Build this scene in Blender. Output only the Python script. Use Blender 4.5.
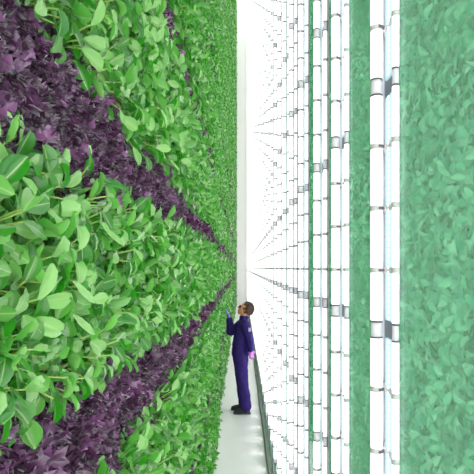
import bpy, bmesh, math, random
import numpy as np
from mathutils import Vector, Matrix, Quaternion

S = bpy.context.scene
COL = S.collection
for o in list(bpy.data.objects):
    bpy.data.objects.remove(o)

# ------------------------------------------------------------------ camera, world, exposure
EYE = 2.31
F = 461.0                                   # focal length in pixels of the 474 px frame
cam = bpy.data.cameras.new('camera')
cam.sensor_width = 36
cam.lens = F / 474 * 36
cam.shift_x = -5 / 474
cam.shift_y = 31 / 474
cam.clip_start = 0.02
cam.clip_end = 200
co = bpy.data.objects.new('camera', cam)
COL.objects.link(co)
co.location = (0, 0, EYE)
co.rotation_euler = (math.pi / 2, 0, 0)
S.camera = co

w = bpy.data.worlds.new('world')
S.world = w
w.use_nodes = True
w.node_tree.nodes['Background'].inputs[0].default_value = (1.0, 0.955, 0.98, 1)
w.node_tree.nodes['Background'].inputs[1].default_value = 3.2
TUBE_STRENGTH = 1.2
LAMP = 18.0            # radiance of the column diode rows and of the added fill lights
S.view_settings.view_transform = 'Standard'
S.view_settings.look = 'None'
S.view_settings.gamma = 1
S.view_settings.use_curve_mapping = False
S.view_settings.exposure = 0.14

rng = random.Random(7)
nrng = np.random.default_rng(11)

# ------------------------------------------------------------------ materials
def mat(name, col=(1, 1, 1), rough=.5, metal=0.0, emit=None, strength=0, spec=.5):
    m = bpy.data.materials.new(name)
    m.use_nodes = True
    b = m.node_tree.nodes['Principled BSDF']
    b.inputs['Base Color'].default_value = (*col, 1)
    b.inputs['Roughness'].default_value = rough
    b.inputs['Metallic'].default_value = metal
    b.inputs['Specular IOR Level'].default_value = spec
    if emit:
        b.inputs['Emission Color'].default_value = (*emit, 1)
        b.inputs['Emission Strength'].default_value = strength
    return m

def noisy(m, c1, c2, scale, detail=3, bump=0.0):
    nt = m.node_tree
    b = nt.nodes['Principled BSDF']
    tc = nt.nodes.new('ShaderNodeTexCoord')
    n = nt.nodes.new('ShaderNodeTexNoise')
    n.inputs['Scale'].default_value = scale
    n.inputs['Detail'].default_value = detail
    r = nt.nodes.new('ShaderNodeMix')
    r.data_type = 'RGBA'
    r.inputs[6].default_value = (*c1, 1)
    r.inputs[7].default_value = (*c2, 1)
    nt.links.new(tc.outputs['Object'], n.inputs['Vector'])
    nt.links.new(n.outputs['Fac'], r.inputs[0])
    nt.links.new(r.outputs[2], b.inputs['Base Color'])
    if bump:
        bp = nt.nodes.new('ShaderNodeBump')
        bp.inputs['Strength'].default_value = bump
        bp.inputs['Distance'].default_value = .01
        nt.links.new(n.outputs['Fac'], bp.inputs['Height'])
        nt.links.new(bp.outputs['Normal'], b.inputs['Normal'])
    return m

def leaf_mat(name, dark, light, rib, rough, transl, tcol, spec=.5, ribw=.12, sheen=.5):
    """leaf colour varies leaf by leaf (attribute tone.r) with a paler midrib (tone.g = distance from it)"""
    m = bpy.data.materials.new(name)
    m.use_nodes = True
    nt = m.node_tree
    b = nt.nodes['Principled BSDF']
    out = nt.nodes['Material Output']
    at = nt.nodes.new('ShaderNodeAttribute')
    at.attribute_name = 'tone'
    sep = nt.nodes.new('ShaderNodeSeparateColor')
    nt.links.new(at.outputs['Color'], sep.inputs[0])
    mx = nt.nodes.new('ShaderNodeMix')
    mx.data_type = 'RGBA'
    mx.inputs[6].default_value = (*dark, 1)
    mx.inputs[7].default_value = (*light, 1)
    nt.links.new(sep.outputs[0], mx.inputs[0])
    mr = nt.nodes.new('ShaderNodeMapRange')
    mr.inputs['From Min'].default_value = 0
    mr.inputs['From Max'].default_value = ribw
    mr.inputs['To Min'].default_value = 1
    mr.inputs['To Max'].default_value = 0
    nt.links.new(sep.outputs[1], mr.inputs[0])
    m2 = nt.nodes.new('ShaderNodeMix')
    m2.data_type = 'RGBA'
    m2.inputs[7].default_value = (*rib, 1)
    nt.links.new(mr.outputs[0], m2.inputs[0])
    nt.links.new(mx.outputs[2], m2.inputs[6])
    nt.links.new(m2.outputs[2], b.inputs['Base Color'])
    b.inputs['Roughness'].default_value = rough
    b.inputs['Specular IOR Level'].default_value = spec
    b.inputs['Sheen Weight'].default_value = sheen
    b.inputs['Sheen Roughness'].default_value = .35
    tr = nt.nodes.new('ShaderNodeBsdfTranslucent')
    tr.inputs[0].default_value = (*tcol, 1)
    ms = nt.nodes.new('ShaderNodeMixShader')
    ms.inputs[0].default_value = transl
    nt.links.new(b.outputs[0], ms.inputs[1])
    nt.links.new(tr.outputs[0], ms.inputs[2])
    nt.links.new(ms.outputs[0], out.inputs[0])
    return m

M = {}
M['green'] = leaf_mat('green_leaf', (.010, .15, .004), (.34, .62, .20), (.42, .64, .22), .30, .34, (.05, .56, .012), .9, .12, .3)
M['purple'] = leaf_mat('purple_leaf', (.016, .003, .016), (.30, .13, .30), (.32, .12, .28), .34, .12, (.30, .03, .20), .8, .06, .3)
M['pale'] = leaf_mat('far_crop_leaf', (.02, .27, .14), (.25, .64, .37), (.26, .6, .38), .5, .25, (.15, .6, .25), .4)
M['stem'] = mat('pale_stem', (.38, .56, .14), .45)
M['pstem'] = mat('purple_stem', (.20, .05, .12), .45)
M['panel'] = noisy(mat('planting_panel', rough=.9), (.012, .05, .012), (.03, .09, .02), 9)
M['pot'] = mat('planting_collar', (.05, .06, .05), .8)
M['white_wall'] = noisy(mat('white_wall', rough=.7), (.90, .895, .88), (.93, .925, .915), 2)
M['floor'] = noisy(mat('pale_floor', rough=.38, spec=.4), (.83, .83, .83), (.90, .90, .90), 1.6, 5)
M['rail'] = noisy(mat('dark_rail', rough=.5), (.14, .14, .115), (.24, .24, .21), 5)
M['rail2'] = noisy(mat('light_rail', rough=.5), (.8, .8, .79), (.86, .86, .86), 5)
M['tube'] = mat('lit_tube', (.9, .9, .9), .4, emit=(1, .99, .985), strength=TUBE_STRENGTH)
M['tube_blue'] = mat('lit_cool_tube', (.3, .38, .42), .4, emit=(.55, .85, 1.0), strength=.62)
M['channel'] = mat('lavender_aluminium', (.36, .35, .46), .45, .1)
M['clear'] = mat('clear_cover_edge', (.80, .88, .90), .25)
M['coupler'] = mat('frosted_coupler_added_glow', (.80, .76, .80), .35, emit=(.9, .86, .95), strength=.22)  # faint emission put in for tube light glowing through; couplers are no lamps
M['clip'] = mat('dark_clip', (.13, .12, .13), .4)
M['greyclip'] = mat('grey_clip', (.78, .74, .75), .5)
M['diode'] = mat('led_dot', (.9, .9, .9), .4, emit=(1, 1, 1), strength=1.5)

def added_haze():  # part-diffuse cyan-tinted veil that puts haze over what lies behind
    m = bpy.data.materials.new('added_haze_sheet')
    m.use_nodes = True
    nt = m.node_tree
    out = nt.nodes['Material Output']
    nt.nodes.remove(nt.nodes['Principled BSDF'])
    rf = nt.nodes.new('ShaderNodeBsdfTransparent')
    rf.inputs['Color'].default_value = (.93, 1, .97, 1)
    df = nt.nodes.new('ShaderNodeBsdfDiffuse')
    df.inputs[0].default_value = (.78, .90, .92, 1)
    tl = nt.nodes.new('ShaderNodeBsdfTranslucent')
    tl.inputs[0].default_value = (.85, .95, .93, 1)
    a = nt.nodes.new('ShaderNodeMixShader')
    a.inputs[0].default_value = .5
    nt.links.new(df.outputs[0], a.inputs[1])
    nt.links.new(tl.outputs[0], a.inputs[2])
    b = nt.nodes.new('ShaderNodeMixShader')
    b.inputs[0].default_value = .26
    nt.links.new(rf.outputs[0], b.inputs[1])
    nt.links.new(a.outputs[0], b.inputs[2])
    nt.links.new(b.outputs[0], out.inputs[0])
    return m
M['added_haze'] = added_haze()
M['skin'] = mat('skin', (.66, .28, .15), .5)
M['suit'] = noisy(mat('navy_coverall', rough=.8, spec=.2), (.017, .010, .095), (.048, .024, .21), 6, 4, .5)
M['glove'] = mat('violet_glove', (.20, .10, .62), .4)
M['pglove'] = mat('pink_violet_glove', (.50, .16, .62), .4)
M['hair'] = noisy(mat('dark_brown_hair', rough=.7), (.035, .016, .012), (.10, .05, .035), 60, 4, .8)
M['goggle'] = mat('dark_goggle', (.02, .015, .015), .15)
M['lens'] = mat('pale_lens', (.55, .42, .30), .1)
M['shoe'] = mat('black_shoe', (.03, .03, .04), .4)
M['sole'] = mat('shoe_sole', (.06, .06, .07), .7)
M['patch'] = mat('sleeve_patch', (.62, .62, .72), .7)

# ------------------------------------------------------------------ helpers
def link(name, me, parent=None):
    o = bpy.data.objects.new(name, me)
    COL.objects.link(o)
    if parent is not None:
        o.parent = parent
    return o

def obj(name, bm, mats, parent=None, smooth=False):
    me = bpy.data.meshes.new(name)
    bm.to_mesh(me)
    bm.free()
    for m in (mats if isinstance(mats, (list, tuple)) else [mats]):
        me.materials.append(m)
    if smooth:
        for p in me.polygons:
            p.use_smooth = True
    return link(name, me, parent)

def empty(name, loc=(0, 0, 0), rz=0):
    o = bpy.data.objects.new(name, None)
    COL.objects.link(o)
    o.location = loc
    o.rotation_euler = (0, 0, rz)
    o.empty_display_size = .05
    return o

def tag(o, label=None, cat=None, group=None, kind=None):
    if label: o['label'] = label
    if cat: o['category'] = cat
    if group: o['group'] = group
    if kind: o['kind'] = kind
    return o

def box(bm, x0, x1, y0, y1, z0, z1, mi=0, bev=0):
    r = bmesh.ops.create_cube(bm, size=1, matrix=Matrix.Translation(((x0 + x1) / 2, (y0 + y1) / 2, (z0 + z1) / 2)) @ Matrix.Diagonal((x1 - x0, y1 - y0, z1 - z0, 1)))
    fs = {f for v in r['verts'] for f in v.link_faces}
    for f in fs: f.material_index = mi
    if bev:
        es = {e for v in r['verts'] for e in v.link_edges}
        rr = bmesh.ops.bevel(bm, geom=list(es), offset=bev, segments=2, affect='EDGES')
        for f in rr['faces']: f.material_index = mi
    return bm

def cyl(bm, x, y, z0, z1, r, mi=0, seg=14, r2=None):
    rr = bmesh.ops.create_cone(bm, cap_ends=True, segments=seg, radius1=r, radius2=r if r2 is None else r2, depth=z1 - z0,
                               matrix=Matrix.Translation((x, y, (z0 + z1) / 2)))
    for f in {f for v in rr['verts'] for f in v.link_faces}:
        f.material_index = mi
        f.smooth = len(f.verts) == 4
    return bm

# ------------------------------------------------------------------ setting
XL, XR = -.37, .31
bm = bmesh.new(); box(bm, -.75, 3.2, -1.2, 30.2, -.08, 0)
tag(obj('floor', bm, M['floor']), kind='structure')
bm = bmesh.new(); box(bm, -.62, -.50, -1.0, 30, 0, 19.5)
tag(obj('wall_left', bm, M['panel']), kind='structure')
bm = bmesh.new(); box(bm, -.75, 3.2, 30, 30.2, 0, 20)
tag(obj('wall_back', bm, M['white_wall']), kind='structure')
# dark rail sections along the foot of the lights
y = 3.4; k = 0
while y < 27:
    L = 1.28
    off = .0 if k % 2 else .006
    bm = bmesh.new()
    box(bm, .284 + off, .300 + off, y, y + L - .02, 0, .035, 0, .003)
    box(bm, .302 + off, .33, y + .02, y + L - .05, 0, .028, 1)
    k += 1
    tag(obj('trim_%d' % k, bm, [M['rail'], M['rail2']]), kind='structure')
    y += L

# ------------------------------------------------------------------ plants
def leaf_arrays(base, axis, normal, L, W, nu, nv, cup, bend, ruffle=0, phase=0, tone=.5, shape='oval', tw=0):
    """a blade grid with curvature; returns verts, quads, tones"""
    axis = axis.normalized()
    side = axis.cross(normal).normalized()
    nrm = side.cross(axis).normalized()
    vs, tn = [], []
    for i in range(nv):
        t = i / (nv - 1)
        if shape == 'oval':
            wd = W * (math.sin(math.pi * min(1, t * .93 + .035)) ** .62) * (0.80 + .35 * t)
        else:
            wd = W * (.30 + 1.0 * t ** .8) * (1 if t < .9 else .82)
        a = bend * t
        # bend: rotate axis toward -normal
        cx = axis * (math.sin(a) / bend * L if abs(bend) > 1e-3 else L * t)
        cx = cx - nrm * ((1 - math.cos(a)) / bend * L if abs(bend) > 1e-3 else 0)
        nn = nrm * math.cos(a) + axis * math.sin(a)
        for j in range(nu):
            u = (j / (nu - 1)) * 2 - 1
            e = abs(u)
            off = nn * (cup * wd * e * e)
            if ruffle:
                off = off + nn * (ruffle * e * math.sin(phase + t * 15 + u * 4)) + axis * (ruffle * .9 * e * math.sin(phase * 2 + t * 23 + 2 * u))
                if i == nv - 1:
                    off = off + axis * (ruffle * 1.3 * math.sin(phase + u * 9)) + nn * ruffle * math.sin(phase + u * 7)
            p = base + cx + side * (u * wd * .5) + off
            vs.append(p[:])
            tn.append((tone, e, t, 1))
    fs = [(i * nu + j, i * nu + j + 1, (i + 1) * nu + j + 1, (i + 1) * nu + j) for i in range(nv - 1) for j in range(nu - 1)]
    return vs, fs, tn

def tube_arrays(pts, r0, r1, n=5):
    vs, fs, tn = [], [], []
    for i, p in enumerate(pts):
        t = i / (len(pts) - 1)
        d = (pts[min(i + 1, len(pts) - 1)] - pts[max(i - 1, 0)]).normalized()
        a = d.orthogonal().normalized()
        b = d.cross(a)
        r = r0 + (r1 - r0) * t
        for k in range(n):
            an = 2 * math.pi * k / n
            vs.append((p + a * math.cos(an) * r + b * math.sin(an) * r)[:])
            tn.append((.7, 0, 0, 1))
    for i in range(len(pts) - 1):
        for k in range(n):
            fs.append((i * n + k, i * n + (k + 1) % n, (i + 1) * n + (k + 1) % n, (i + 1) * n + k))
    return vs, fs, tn

class Arr:
    def __init__(s): s.v, s.f, s.t = [], [], []
    def add(s, a):
        n = len(s.v)
        s.v += a[0]; s.t += a[2]
        s.f += [tuple(i + n for i in q) for q in a[1]]

def build_green(r, nl, nu, nv, scale=1.0, petiole=True):
    """plant rooted at origin and growing out along +x"""
    fo, st = Arr(), Arr()
    crown = Vector((.018, 0, 0))
    if petiole:
        st.add(tube_arrays([Vector((-.035, 0, 0)), Vector((-.01, 0, 0)), crown], .007, .005, 6))
    for i in range(nl):
        q = i / nl
        an = i * 2.399 + r.uniform(-.4, .4)
        sp = .15 + .95 * math.sqrt(q) + r.uniform(-.12, .12)
        tang = Vector((0, math.cos(an), math.sin(an)))
        d = Vector((1, 0, 0)) * math.cos(sp) + tang * math.sin(sp)
        d.z += .12
        reach = r.uniform(.045, .082) * (1.05 - .25 * q)
        p1 = crown + d * reach * .5 + Vector((0, 0, -.002))
        p2 = crown + d * reach + Vector((r.uniform(0, .012), 0, .006))
        if petiole:
            st.add(tube_arrays([crown, p1, p2], .0026, .0016, 4))
        ax = (d * .35 + tang * r.uniform(.35, .9) + Vector((r.uniform(-.15, .25), r.uniform(-.5, .5), r.uniform(-.75, .30)))).normalized()
        nm = Vector((1, r.uniform(-1.1, .7), r.uniform(-.7, 1.0)))
        L = r.uniform(.034, .056) * scale
        W = L * r.uniform(.46, .66)
        fo.add(leaf_arrays(p2, ax, nm, L, W, nu, nv, r.uniform(.05, .5), r.choice([r.uniform(.3, 1.4), r.uniform(-.8, .8)]),
                           0.0009 if nu > 3 else 0, r.uniform(0, 6), r.random() ** 1.2))
    return fo, st

def build_purple(r, nl, nu, nv, scale=1.0, petiole=True):
    fo, st = Arr(), Arr()
    crown = Vector((.01, 0, 0))
    if petiole:
        st.add(tube_arrays([Vector((-.035, 0, 0)), Vector((-.01, 0, 0)), crown], .007, .006, 6))
    for i in range(nl):
        q = i / nl
        an = i * 2.399 + r.uniform(-.4, .4)
        sp = .10 + 1.05 * math.sqrt(q) + r.uniform(-.12, .12)
        tang = Vector((0, math.cos(an), math.sin(an)))
        d = Vector((1, 0, .12)) * math.cos(sp) + tang * math.sin(sp)
        reach = r.uniform(.025, .055)
        p2 = crown + d * reach
        if petiole:
            st.add(tube_arrays([crown, p2], .0022, .0014, 4))
        ax = (d * .8 + Vector((r.uniform(-.1, .25), r.uniform(-.5, .5), r.uniform(-.3, .65)))).normalized()
        nm = Vector((r.uniform(.2, 1), r.uniform(-1, .6), r.uniform(-.6, .6))) + tang * .2
        L = r.uniform(.018, .034) * scale
        fo.add(leaf_arrays(p2, ax, nm, L, L * r.uniform(.55, .9), nu, nv, r.uniform(-.1, .3), r.uniform(-.6, 1.0),
                           .0062 * scale if nu > 3 else .004 * scale, r.uniform(0, 6), r.random() ** 1.5, 'frill'))
    return fo, st

def mesh_from(name, arr, material, smooth=True):
    me = bpy.data.meshes.new(name)
    me.from_pydata(arr.v, [], arr.f)
    me.materials.append(material)
    ca = me.color_attributes.new('tone', 'FLOAT_COLOR', 'POINT')
    ca.data.foreach_set('color', np.array(arr.t, dtype=np.float32).ravel())
    if smooth:
        me.polygons.foreach_set('use_smooth', [True] * len(me.polygons))
    me.update()
    return me

r = random.Random(3)
NV = 8
G_HI = [build_green(r, 19, 5, 7) for _ in range(NV)]
P_HI = [build_purple(r, 46, 7, 7) for _ in range(NV)]
G_HM = [(mesh_from('foliage', a, M['green']), mesh_from('stem', b, M['stem'])) for a, b in G_HI]
P_HM = [(mesh_from('foliage', a, M['purple']), mesh_from('stem', b, M['pstem'])) for a, b in P_HI]
# the same habit with coarser blades for the distance
G_LO = [build_green(r, 17, 3, 4, 1.0, False)[0] for _ in range(6)]
P_LO = [build_purple(r, 32, 3, 3, 1.1, False)[0] for _ in range(6)]
G_XL = [build_green(r, 13, 3, 3, 1.35, False)[0] for _ in range(5)]
P_XL = [build_purple(r, 16, 3, 3, 1.6, False)[0] for _ in range(5)]

BANDS = [(.18, .50), (1.02, 1.36), (2.20, 2.54), (-.60, -.262), (-1.56, -1.22)]
def band_of(z, y=0):
    h = z - EYE
    for i, (a, b) in enumerate(BANDS):
        if a <= h <= b: return i
    return None

def project(x, y, z):
    return 242 + F * x / y, 268 - F * (z - EYE) / y

near = []     # (y, z, scale, tone band)
def sites(y0, y1, sp):
    out = []
    ny = int((y1 - y0) / sp)
    for i in range(ny):
        yy = y0 + (i + .5) * sp
        lo = max(.06, EYE - .50 * yy - .22)
        hi = EYE + .62 * yy + .25
        n0, n1 = int(math.floor(lo / sp)), int(math.ceil(hi / sp))
        for k in range(n0, n1 + 1):
            zz = k * sp + (.5 * sp if i % 2 else 0) + rng.uniform(-.16, .16) * sp
            if zz < .05 or zz > 19.2: continue
            out.append((yy + rng.uniform(-.16, .16) * sp, zz))
    return out

X_ROOT = -.475
SP = .080
A = sites(.46, 6.0, SP)
green_sites, purple_sites = [], []
for (y_, z_) in A:
    b_ = band_of(z_)
    if b_ is not None and y_ < .60: continue
    px, py = project(X_ROOT + .1, y_, z_)
    vis = px > -4 and -8 < py < 482
    (green_sites if b_ is None else purple_sites).append((y_, z_, vis, b_))
green_sites.sort(); purple_sites.sort()
BN = ['upper broad', 'high narrow', 'highest thin', 'lower broad', 'low narrow']
ORDER = [4, 3, 0, 1, 2]                      # stripes from the floor up
def zone(z):
    """where a plant sits, told by the purple stripes"""
    h = z - EYE
    b = band_of(z)
    if b is not None:
        lo, hi = BANDS[b]
        t = (h - lo) / (hi - lo)
        return ('high in' if t > .67 else 'low in' if t < .33 else 'midway in') + ' the %s purple stripe' % BN[b]
    best = min(((abs(h - e), b_, e) for b_ in range(5) for e in BANDS[b_]), key=lambda q: q[0])
    side = 'above' if h > best[2] else 'below'
    how = 'just' if best[0] < .09 else 'slightly' if best[0] < .22 else 'well'
    return '%s %s the %s purple stripe' % (how, side, BN[best[1]])
def across(px):
    for lim, t in ((22, 'touching the left edge'), (45, 'near the left edge'), (70, 'left of the wall middle'), (95, 'just left of mid wall'),
                   (120, 'at mid wall'), (145, 'just right of mid wall'), (170, 'right of mid wall'), (999, 'towards the worker')):
        if px < lim: return t
LAB = {}
def note(root, noun, x, y, z):
    px, py = project(x + .1, y, z)
    LAB.setdefault((noun, zone(z), across(px)), []).append((py, root))
def settle():
    for (noun, zn, ac), lst in LAB.items():
        lst.sort(key=lambda q: q[0])
        n = len(lst)
        for i, (py, o) in enumerate(lst):
            o['category'] = 'lettuce' if 'lettuce' in noun else 'plant'
            if n == 1: pre = ''
            elif i == 0: pre = 'highest '
            elif i == n - 1: pre = 'lowest '
            elif n == 3: pre = 'middle '
            elif i == 1: pre = 'second highest '
            elif i == n - 2: pre = 'second lowest '
            elif n == 5: pre = 'middle '
            elif i == 2: pre = 'third highest '
            elif i == n - 3: pre = 'third lowest '
            elif n == 7: pre = 'middle '
            elif i == 3: pre = 'fourth highest '
            elif i == n - 4: pre = 'fourth lowest '
            else: pre = 'central '
            o['label'] = '%s%s %s, %s' % (pre, noun, zn, ac)
            o['group'] = ('purple lettuces ' if 'lettuce' in noun else 'green plants ') + zn

rest = {'g': [], 'p': []}
def place(kind, lst, limit):
    cnt = 0
    for (y_, z_, vis, b_) in lst:
        sc = rng.uniform(.90, 1.18) * min(1.32, .88 + .20 * y_)
        rot = rng.uniform(0, 6.283)
        xr = X_ROOT + rng.uniform(-.018, .022) + (-.008 if kind == 'p' else 0)
        if not vis or cnt >= limit:
            rest[kind].append((xr, y_, z_, sc, rot))
            continue
        cnt += 1
        if kind == 'g':
            root = empty('leafy_green_plant', (xr, y_, z_))
            note(root, 'green plant', xr, y_, z_)
            fm, sm = G_HM[rng.randrange(NV)]
        else:
            root = empty('purple_lettuce', (xr, y_, z_))
            note(root, 'frilly lettuce', xr, y_, z_)
            fm, sm = P_HM[rng.randrange(NV)]
        root.rotation_euler = (rot, 0, 0) if kind == 'p' else (rng.choice([0, 2.4, -2.4, 1.2, -1.2]) , rng.uniform(-.15, .15), rng.uniform(-.25, .15))
        root.scale = (sc, sc, sc)
        link('foliage', fm, root)
        link('stem', sm, root)
place('g', green_sites, 300)
place('p', purple_sites, 300)
settle()

def bulk(name, parts, material, vary=.15):
    """parts: list of (Arr, Nx5 placements: x,y,z,scale_x,scale_t,rot)"""
    V, Fc, T = [], [], []
    base = 0
    for arr, pl in parts:
        if not len(pl): continue
        v = np.array(arr.v, dtype=np.float32); f = np.array(arr.f, dtype=np.int32); t = np.array(arr.t, dtype=np.float32)
        pl = np.array(pl, dtype=np.float32)
        n = len(pl)
        c, s_ = np.cos(pl[:, 5])[:, None], np.sin(pl[:, 5])[:, None]
        X = pl[:, 0][:, None] + v[None, :, 0] * pl[:, 3][:, None]
        Y = pl[:, 1][:, None] + (v[None, :, 1] * c - v[None, :, 2] * s_) * pl[:, 4][:, None]
        Z = pl[:, 2][:, None] + (v[None, :, 1] * s_ + v[None, :, 2] * c) * pl[:, 4][:, None]
        V.append(np.stack([X, Y, Z], -1).reshape(-1, 3))
        ff = f[None] + (np.arange(n, dtype=np.int32) * len(v))[:, None, None] + base
        Fc.append(ff.reshape(-1, 4))
        tt = np.repeat(t[None], n, 0)
        tt[:, :, 0] = np.clip(tt[:, :, 0] + nrng.uniform(-vary, vary, n)[:, None], 0, 1)
        T.append(tt.reshape(-1, 4))
        base += n * len(v)
    V = np.concatenate(V); Fc = np.concatenate(Fc); T = np.concatenate(T).astype(np.float32)
    me = bpy.data.meshes.new(name)
    me.vertices.add(len(V)); me.vertices.foreach_set('co', V.ravel())
    me.loops.add(Fc.size); me.loops.foreach_set('vertex_index', Fc.ravel())
    me.polygons.add(len(Fc))
    me.polygons.foreach_set('loop_start', np.arange(0, Fc.size, 4, dtype=np.int32))
    me.polygons.foreach_set('use_smooth', np.ones(len(Fc), dtype=bool))
    me.update(calc_edges=True)
    ca = me.color_attributes.new('tone', 'FLOAT_COLOR', 'POINT')
    ca.data.foreach_set('color', T.ravel())
    me.materials.append(material)
    return link(name, me)

def split(sts, variants, sx=1.0, st=1.0):
    buckets = [[] for _ in variants]
    for (x_, y_, z_, sc, rot) in sts:
        buckets[rng.randrange(len(variants))].append((x_, y_, z_, sc * sx, sc * st, rot))
    return list(zip(variants, buckets))

gparts = split(rest['g'], G_LO); pparts = split(rest['p'], P_LO)
for (y0, y1, sp, st, gv, pv) in ((6.0, 13.0, .125, 1.75, G_LO, P_LO), (13.0, 29.6, .20, 2.1, G_XL, P_XL)):
    gs, ps = [], []
    for (y_, z_) in sites(y0, y1, sp):
        it = (X_ROOT + rng.uniform(-.02, .02), y_, z_, rng.uniform(.9, 1.15), rng.uniform(0, 6.28))
        (gs if band_of(z_) is None else ps).append(it)
    gparts += split(gs, gv, 1.08, st)
    pparts += split(ps, pv, 1.08, st)
tag(bulk('green_crop', gparts, M['green']), 'mass of distant small green leafy plants covering the far stretch of the left wall', 'plants', kind='stuff')
tag(bulk('purple_crop', pparts, M['purple']), 'mass of distant purple lettuces continuing the purple stripes down the left wall', 'lettuces', kind='stuff')

# crop behind the lights on the right, seen through the added haze sheet
gs = []
for i in range(0, 80):
    for k in range(-34, 42):
        yy = .9 + i * .085; zz = EYE + k * .085
        if zz < .06 or abs(k * .085) > .62 * yy + .4: continue
        gs.append((1.06 + rng.uniform(-.03, .03), yy + rng.uniform(-.03, .03), zz + rng.uniform(-.03, .03), rng.uniform(.9, 1.3), rng.uniform(0, 6.28)))
o = bulk('green_crop', split(gs, G_LO, -1.0, 1.25), M['pale'], .30)
tag(o, 'blurred mass of pale green plants behind the added haze sheet on the right', 'plants', kind='stuff')
bm = bmesh.new(); box(bm, 1.10, 1.22, -.5, 30, 0, 19.5)
tag(obj('wall_right', bm, noisy(mat('right_planting_panel', rough=.9), (.05, .28, .12), (.12, .42, .2), 5)), kind='structure')
bm = bmesh.new(); box(bm, .3500, .3515, -.5, 29.9, 0, 19.0)  # sheet added to lay pale haze over the right crop
tag(obj('added_haze_sheet', bm, M['added_haze']), 'tall sheet added behind the light columns to imitate haze', 'sheet')

# ------------------------------------------------------------------ light columns
PER = .559
Z0 = EYE + .417          # height of one row of thick couplers
def cbm(f):
    bm = bmesh.new(); f(bm); me = bpy.data.meshes.new('m'); bm.to_mesh(me); bm.free(); return me
def mset(me, name, mats):
    me.name = name
    for m in mats: me.materials.append(m)
    return me
GAP = .021
X1, Y1, R1 = .312, 0.0, .0135      # front tube
X2, Y2, R2 = .335, -.029, .0076     # rear tube, nearer edge
TL = PER - 2 * GAP
ME = {
 'tube': mset(cbm(lambda b: cyl(b, 0, 0, 0, TL, R1, 0, 18)), 'lamp_tube', [M['tube']]),
 'tube2': mset(cbm(lambda b: cyl(b, 0, 0, 0, TL, R2, 0, 14)), 'slim_lamp_tube', [M['tube']]),
 'strip': mset(cbm(lambda b: box(b, -.003, .003, -.022, .022, 0, TL, 0, .001)), 'led_strip', [M['tube_blue']]),
}
def dots(b):
    n = 40
    for i in range(n):
        z = TL * (i + .5) / n
        box(b, -.002, .0, -.003, .003, z - .003, z + .003)
ME['dots'] = mset(cbm(dots), 'led_dots', [M['diode']])
def coupler(b, R, x0=0):
    cyl(b, 0, 0, .004, 2 * GAP - .004, R * .93, 0, 16)
    cyl(b, 0, 0, .001, .0045, R * 1.02, 1, 16)
    cyl(b, 0, 0, 2 * GAP - .0045, 2 * GAP - .001, R * 1.02, 1, 16)
ME['coupler'] = mset(cbm(lambda b: coupler(b, R1)), 'coupler', [M['coupler'], M['clip']])
ME['coupler2'] = mset(cbm(lambda b: coupler(b, R2)), 'coupler', [M['coupler'], M['clip']])
def clip(b):
    # spring clip: bracket arm from channel hugging the back of the front tube
    for i in range(9):
        a = math.radians(-75 + i * 22)
        cx, cy = math.cos(a) * R1 * 1.08, math.sin(a) * R1 * 1.08
        box(b, cx - .003, cx + .003, cy - .003, cy + .003, -.0025, .0025, 0)
    cyl(b, 0, 0, -.006, .006, R1 * 1.03, 1, 18)
    box(b, R1 * .8, .030, -.004, .010, -.003, .003, 1)
    box(b, .0215, .0292, -.052, .030, -.007, .007, 1)
    cyl(b, X2 - X1, Y2 - .035, -.006, .006, R2 * 1.12, 1, 14)
ME['clip'] = mset(cbm(clip), 'clip', [M['clip'], M['greyclip']])

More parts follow.
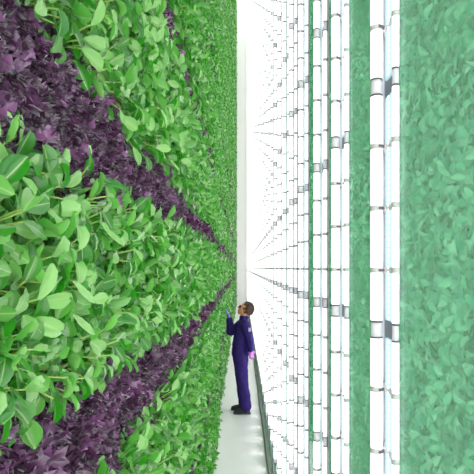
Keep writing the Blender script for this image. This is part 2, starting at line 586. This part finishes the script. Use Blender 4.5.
def column(k, y, label, detailed):
    ztop = min(18.8, EYE + .62 * y + .5)
    n0 = -int((Z0 - .03) / PER)
    n1 = max(1, int(math.ceil((ztop - Z0) / PER)))
    zb = Z0 + n0 * PER
    root = empty('light_column', (0, y, 0))
    tag(root, label[0], 'light column', label[1])
    ztop = Z0 + n1 * PER
    bm = bmesh.new()
    box(bm, .3415, .3445, -.072 if y > 1.8 else -.016, .074, .0, ztop, 0)
    box(bm, .333, .3415, .070, .074, .0, ztop, 1)
    obj('channel', bm, [M['channel'], M['clear']], root)
    bm = bmesh.new()
    box(bm, .335, .349, -.04, .076, 0, .045, 0, .003)
    obj('foot', bm, M['rail2'], root)
    diode_or_fill_light(root, .2975, .035, .06, ztop, -1, .024, LAMP)
    if y < 9: diode_or_fill_light(root, .3535, .02, .06, ztop, 1, .03, LAMP * 1.3)  # unseen rear light added to brighten the right crop
    if detailed:
        for n in range(n0, n1):
            z = Z0 + n * PER + GAP
            t = link('lamp_tube', ME['tube'], root); t.location = (X1, Y1 + .035, z)
            for q in (.245, .5, .755):
                c = link('clip', ME['clip'], t); c.location = (0, 0, PER * q - GAP)
            t = link('slim_lamp_tube', ME['tube2'], root); t.location = (X2, Y2, z)
            s = link('led_strip', ME['strip'], root); s.location = (.338, .022, z)
            d = link('diode_row', ME['dots'], s); d.location = (-.003, -.004, 0)
            c = link('coupler', ME['coupler'], root); c.location = (X1, Y1 + .035, z - 2 * GAP)
            c = link('coupler', ME['coupler2'], root); c.location = (X2, Y2, z - 2 * GAP)
    else:
        bt, bc, bk = bmesh.new(), bmesh.new(), bmesh.new()
        for n in range(n0, n1):
            z = Z0 + n * PER + GAP
            cyl(bt, X1, .035, z, z + TL, R1, 0, 10)
            cyl(bt, X2, Y2, z, z + TL, R2, 0, 8)
            box(bt, .335, .341, .0, .044, z, z + TL, 1)
            cyl(bc, X1, .035, z - 2 * GAP, z, R1 * 1.0, 0, 10)
            cyl(bc, X2, Y2, z - 2 * GAP, z, R2 * 1.0, 0, 8)
            box(bc, .334, .341, -.015, .05, z - 2 * GAP, z, 0)
            for q in (.245, .5, .755):
                zz = z - GAP + PER * q
                cyl(bk, X1, .035, zz - .008, zz + .008, R1 * 1.05, 0, 10)
                cyl(bk, X2, Y2, zz - .008, zz + .008, R2 * 1.15, 0, 8)
                box(bk, X1 + .008, .341, -.03, .05, zz - .008, zz + .008, 0)
        obj('lamp_tubes', bt, [M['tube'], M['tube_blue']], root)
        obj('couplers', bc, M['coupler'], root)
        obj('clips', bk, M['greyclip'], root)

def diode_or_fill_light(parent, x, y, z0, z1, direction, width, rad):
    """the lamp's own light: a narrow upright row of diodes facing the crop"""
    L = bpy.data.lights.new('diode_or_fill_light', 'AREA')
    L.shape = 'RECTANGLE'
    L.size = z1 - z0
    L.size_y = width
    L.energy = rad * math.pi * (z1 - z0) * width
    L.color = (1, .94, .97)
    o = bpy.data.objects.new('diode_or_fill_light', L)
    COL.objects.link(o)
    o.parent = parent
    o.location = (x, y, (z0 + z1) / 2)
    d = Vector((direction, 0, 0))
    o.rotation_euler = Matrix((Vector((0, 0, 1)), d.cross(Vector((0, 0, 1))) * -1, -d)).transposed().to_euler()
    return o

ORD = ['nearest', 'second', 'third', 'fourth', 'fifth', 'sixth', 'seventh', 'eighth', 'ninth', 'tenth', 'eleventh', 'twelfth']
ys = [.03, .50, 1.035, 1.505, 1.89, 2.42, 2.90] + [3.37 + .47 * k for k in range(60) if 3.37 + .47 * k < 29.6]
for i, yy in enumerate(ys):
    k = i - 2
    if k < 0:
        lab = ('white light column just outside the right edge of the photo', 'light columns beside the camera')
    elif k == 0:
        lab = ('wide white light column standing alone between two green areas at right', None)
    elif k < 12:
        lab = ('white vertical light column, %s from the right along the lit wall' % ORD[k], None)
    elif k < 30:
        lab = ('thin white light column in the middle stretch of the lit wall, behind the wider ones', 'light columns in the middle stretch')
    else:
        lab = ('hair thin white light column at the far end of the lit wall beside the worker', 'light columns at the far end')
    column(k, yy, lab, k < 8)
# added fill light, no lamp of the column, to whiten the end wall
o = diode_or_fill_light(None, .30, 29.40, .1, 18.7, -1, .03, LAMP)
o.rotation_euler = Matrix((Vector((0, 0, 1)), Vector((-1, 0, 0)), Vector((0, -1, 0)))).transposed().to_euler()

# ------------------------------------------------------------------ worker
WY = 7.40
def ell(bm, c, rad, rot=None, seg=20):
    m = Matrix.Translation(c)
    if rot: m = m @ rot
    m = m @ Matrix.Diagonal((*rad, 1))
    bmesh.ops.create_uvsphere(bm, u_segments=seg, v_segments=seg // 2, radius=1, matrix=m)
def limb(bm, pts, seg=14, sy=1.0):
    """tapering chain of overlapping spheres; pts = (x,y,z,r)"""
    for a, b in zip(pts, pts[1:]):
        A_, B_ = Vector(a[:3]), Vector(b[:3])
        n = max(2, int((A_ - B_).length / (min(a[3], b[3]) * .35)))
        for i in range(n + 1):
            t = i / n
            rr = a[3] + (b[3] - a[3]) * t
            ell(bm, A_.lerp(B_, t), (rr, rr * sy, rr), None, seg)
def fuse(name, bm, m, parent, vox, smooth=3, disp=None):
    me = bpy.data.meshes.new(name); bm.to_mesh(me); bm.free()
    o = bpy.data.objects.new(name + '_tmp', me); COL.objects.link(o)
    rm = o.modifiers.new('r', 'REMESH'); rm.mode = 'VOXEL'; rm.voxel_size = vox
    if smooth:
        sm = o.modifiers.new('s', 'SMOOTH'); sm.iterations = smooth; sm.factor = .5
    if disp:
        tx = bpy.data.textures.new(name + 'n', 'CLOUDS'); tx.noise_scale = disp[0]
        dm = o.modifiers.new('d', 'DISPLACE'); dm.texture = tx; dm.strength = disp[1]
        dm.texture_coords = 'LOCAL'
    dg = bpy.context.evaluated_depsgraph_get(); dg.update()
    m2 = bpy.data.meshes.new_from_object(o.evaluated_get(dg))
    bpy.data.objects.remove(o)
    m2.name = name
    m2.materials.clear(); m2.materials.append(m)
    for p in m2.polygons: p.use_smooth = True
    return link(name, m2, parent)

root = empty('person', (0, WY, 0))
tag(root, 'worker in navy coverall and gloves looking up and touching the plants', 'person')
# key joints, facing -x; y negative = the side nearer the camera
HIPX = -.02
neck = Vector((.025, 0, 1.50)); head = Vector((.045, 0, 1.645))
TILT = Matrix.Rotation(math.radians(28), 4, 'Y')   # chin up: face direction -x turned upward
def hp(x, y, z):           # point in head space (facing -x) to the body
    return head + (TILT @ Vector((x, y, z)))
arm_n = [(.055, -.165, 1.41), (.125, -.20, 1.17), (.135, -.185, 1.03)]      # near arm, hand resting behind the hip
hand_n = Vector((.150, -.17, .985))
arm_f = [(.0, .165, 1.41), (-.185, .14, 1.27), (-.205, .09, 1.47)]        # far arm raised to the leaves

def hand(bm, wrist, d, palm_n, g=0.0, curl=.5, thumb_side=1):
    """palm plus five bent fingers; d = pointing direction, palm_n = direction the palm faces"""
    d = d.normalized(); n = (palm_n - d * palm_n.dot(d)).normalized(); s = d.cross(n) * thumb_side
    rot = Matrix((s, n, d)).transposed().to_4x4()
    ell(bm, wrist + d * .048, (.040 + g, .017 + g, .052 + g), rot)
    for i, (off, L, rr) in enumerate(((.030, .074, .0085), (.010, .082, .009), (-.010, .076, .0085), (-.029, .060, .0075))):
        p0 = wrist + d * .080 + s * off * .95
        dd = (d + s * off * 3).normalized()
        c = curl * (1 + .12 * i)
        d1 = (dd * math.cos(c * .5) + n * math.sin(c * .5)); d2 = (dd * math.cos(c * 1.3) + n * math.sin(c * 1.3)); d3 = (dd * math.cos(c * 2) + n * math.sin(c * 2))
        p1 = p0 + d1 * L * .45; p2 = p1 + d2 * L * .32; p3 = p2 + d3 * L * .23
        limb(bm, [(*p0, rr + g), (*p1, rr * .95 + g), (*p2, rr * .9 + g), (*p3, rr * .8 + g)], 10)
    t0 = wrist + d * .022 + s * .026
    t1 = t0 + (d * .6 + s * .8 + n * .25).normalized() * .038
    t2 = t1 + (d * .85 + s * .35 + n * .4).normalized() * .034
    limb(bm, [(*t0, .012 + g), (*t1, .010 + g), (*t2, .0085 + g)], 10)

# body: one continuous surface
bm = bmesh.new()
ell(bm, hp(.012, 0, .035), (.093, .074, .085), TILT)          # cranium
ell(bm, hp(-.030, 0, -.020), (.062, .058, .085), TILT)        # face
ell(bm, hp(-.050, 0, -.082), (.036, .038, .028), TILT)        # chin
ell(bm, hp(-.020, 0, -.060), (.060, .054, .035), TILT)        # jaw
limb(bm, [(*hp(-.088, 0, .018), .011), (*hp(-.108, 0, -.018), .014)], 10)   # nose
ell(bm, hp(-.104, 0, -.022), (.012, .017, .010), TILT)
ell(bm, hp(-.088, 0, -.050), (.012, .024, .007), TILT)        # upper lip
ell(bm, hp(-.085, 0, -.062), (.011, .021, .008), TILT)        # lower lip
ell(bm, hp(-.080, 0, .028), (.018, .050, .010), TILT)         # brow
for sgn in (-1, 1):
    ell(bm, hp(.010, sgn * .075, -.008), (.016, .008, .030), TILT)
    ell(bm, hp(-.078, sgn * .030, .006), (.012, .014, .011), TILT)
limb(bm, [(*hp(.02, 0, -.05), .058), (*neck, .060), (.03, 0, 1.44, .065)])
limb(bm, [(.03, -.13, 1.40, .055), (.02, .13, 1.40, .055)])
limb(bm, [(.02, 0, 1.38, .10), (-.01, 0, 1.2, .10), (-.02, 0, 1.0, .105)], 16, 1.35)
for pts in ((*arm_n, ), (*arm_f, )):
    limb(bm, [(*pts[0], .048), (*pts[1], .038), (*pts[2], .027)])
hand(bm, Vector(arm_n[2]), Vector((.14, .1, -1)), Vector((-.3, .9, 0)), 0, .35, 1)
hand(bm, Vector(arm_f[2]), Vector((-.20, -.1, 1)), Vector((-1, 0, -.1)), 0, .30, -1)
LEGN = [(-.03, -.085, .93), (.005, -.095, .50), (.060, -.095, .09)]
LEGF = [(-.03, .085, .93), (-.015, .10, .50), (.015, .105, .09)]
for L_ in (LEGN, LEGF):
    limb(bm, [(*L_[0], .085), (*L_[1], .055), (*L_[2], .038)])
    limb(bm, [(L_[2][0], L_[2][1], .06, .036), (L_[2][0] - .13, L_[2][1], .035, .026)])
fuse('body', bm, M['skin'], root, .0055, 1)

# coverall
bm = bmesh.new()
limb(bm, [(.035, -.135, 1.405, .078), (.025, 0, 1.44, .075), (.012, .135, 1.405, .078)], 16)
limb(bm, [(.02, 0, 1.37, .125), (-.005, 0, 1.22, .130), (-.025, 0, 1.06, .140), (-.028, 0, .95, .142)], 18, 1.32)
limb(bm, [(.026, 0, 1.46, .074), (.028, 0, 1.505, .072)], 16)         # stand-up collar
limb(bm, [(*arm_n[0], .080), (.095, -.19, 1.28, .066), (*arm_n[1], .062), (*arm_n[2], .047)], 16)
limb(bm, [(*arm_f[0], .076), (-.10, .155, 1.33, .070), (*arm_f[1], .070), (*arm_f[2], .054)], 16)
limb(bm, [(-.026, -.082, .92, .128), (-.010, -.092, .70, .108), (.010, -.096, .50, .092), (.040, -.096, .30, .088), (.062, -.095, .12, .088)], 18)
limb(bm, [(-.030, .082, .92, .125), (-.028, .095, .70, .104), (-.015, .10, .50, .088), (.002, .105, .30, .082), (.018, .105, .13, .080)], 18)
su = fuse('coverall', bm, M['suit'], root, .011, 2, (.09, .022))
# white badge on the back of the shoulder, breast pocket
bm = bmesh.new()
box(bm, .100, .140, -.262, -.250, 1.325, 1.385, 0, .004)
b_ = obj('sleeve_badge', bm, M['patch'], root); tag(b_, 'pale badge on upper sleeve')
# gloves
bm = bmesh.new()
hand(bm, Vector(arm_n[2]), Vector((.14, .1, -1)), Vector((-.3, .9, 0)), .0035, .35, 1)
limb(bm, [(*arm_n[2], .033), (*(Vector(arm_n[2]) + Vector((.004, 0, -.03))), .031)], 12)
g = fuse('glove', bm, M['pglove'], root, .005, 1); tag(g, 'pink violet glove of the lowered hand')
bm = bmesh.new()
hand(bm, Vector(arm_f[2]), Vector((-.20, -.1, 1)), Vector((-1, 0, -.1)), .0035, .30, -1)
limb(bm, [(*arm_f[2], .035), (*(Vector(arm_f[2]) + Vector((-.008, 0, .035))), .032)], 12)
g = fuse('glove', bm, M['glove'], root, .005, 1); tag(g, 'violet glove of the raised hand')
# hair: full curly cap over crown and back
bm = bmesh.new()
for i in range(240):
    u = rng.uniform(-1, 1); th = rng.uniform(0, 2 * math.pi)
    d = Vector((math.sqrt(1 - u * u) * math.cos(th), math.sqrt(1 - u * u) * math.sin(th), u))
    if d.x < -.70 or (d.z < -.62) or (d.x < -.1 and d.z < .45) : continue
    p = hp(.030 + d.x * .092, d.y * .082, .026 + d.z * .098)
    ell(bm, p, (.027,) * 3, None, 8)
ell(bm, hp(.032, 0, .030), (.094, .082, .094), TILT)
fuse('hair', bm, M['hair'], root, .006, 1)
# goggles
bm = bmesh.new()
for sgn in (-1, 1):
    ell(bm, hp(-.088, sgn * .032, .008), (.018, .032, .024), TILT, 16)
box_pts = [hp(-.088, -.06, .008), hp(-.04, -.078, .010), hp(.02, -.083, .012)]
limb(bm, [(*box_pts[0], .009), (*box_pts[1], .008), (*box_pts[2], .008)], 8)
box_pts = [hp(-.088, .06, .008), hp(-.04, .078, .010), hp(.02, .083, .012)]
limb(bm, [(*box_pts[0], .009), (*box_pts[1], .008), (*box_pts[2], .008)], 8)
gg = fuse('goggles', bm, M['goggle'], root, .004, 1)
bm = bmesh.new(); ell(bm, hp(-.058, -.072, .012), (.016, .010, .012), TILT, 12)
gl = obj('side_shield', bm, M['lens'], gg, True)
# shoes
for (fx, fy) in ((LEGN[2][0], LEGN[2][1]), (LEGF[2][0] - .0, LEGF[2][1])):
    bm = bmesh.new()
    limb(bm, [(fx + .030, fy, .050, .042), (fx - .03, fy, .052, .045), (fx - .12, fy, .044, .038), (fx - .165, fy, .038, .028)], 14)
    sh = fuse('shoe', bm, M['shoe'], root, .007, 1)
    bm = bmesh.new()
    prof = [(.078, .030), (.05, .042), (-.05, .040), (-.13, .048), (-.175, .038), (-.198, .016)]
    vs = [(fx + a, fy - b) for a, b in prof] + [(fx + a, fy + b) for a, b in reversed(prof)]
    lo = [bm.verts.new((a, b, 0.001)) for a, b in vs]; hi = [bm.verts.new((a, b, .022)) for a, b in vs]
    bm.faces.new(lo[::-1]); bm.faces.new(hi)
    for i in range(len(vs)):
        j = (i + 1) % len(vs)
        bm.faces.new((lo[i], lo[j], hi[j], hi[i]))
    obj('sole', bm, M['sole'], sh)
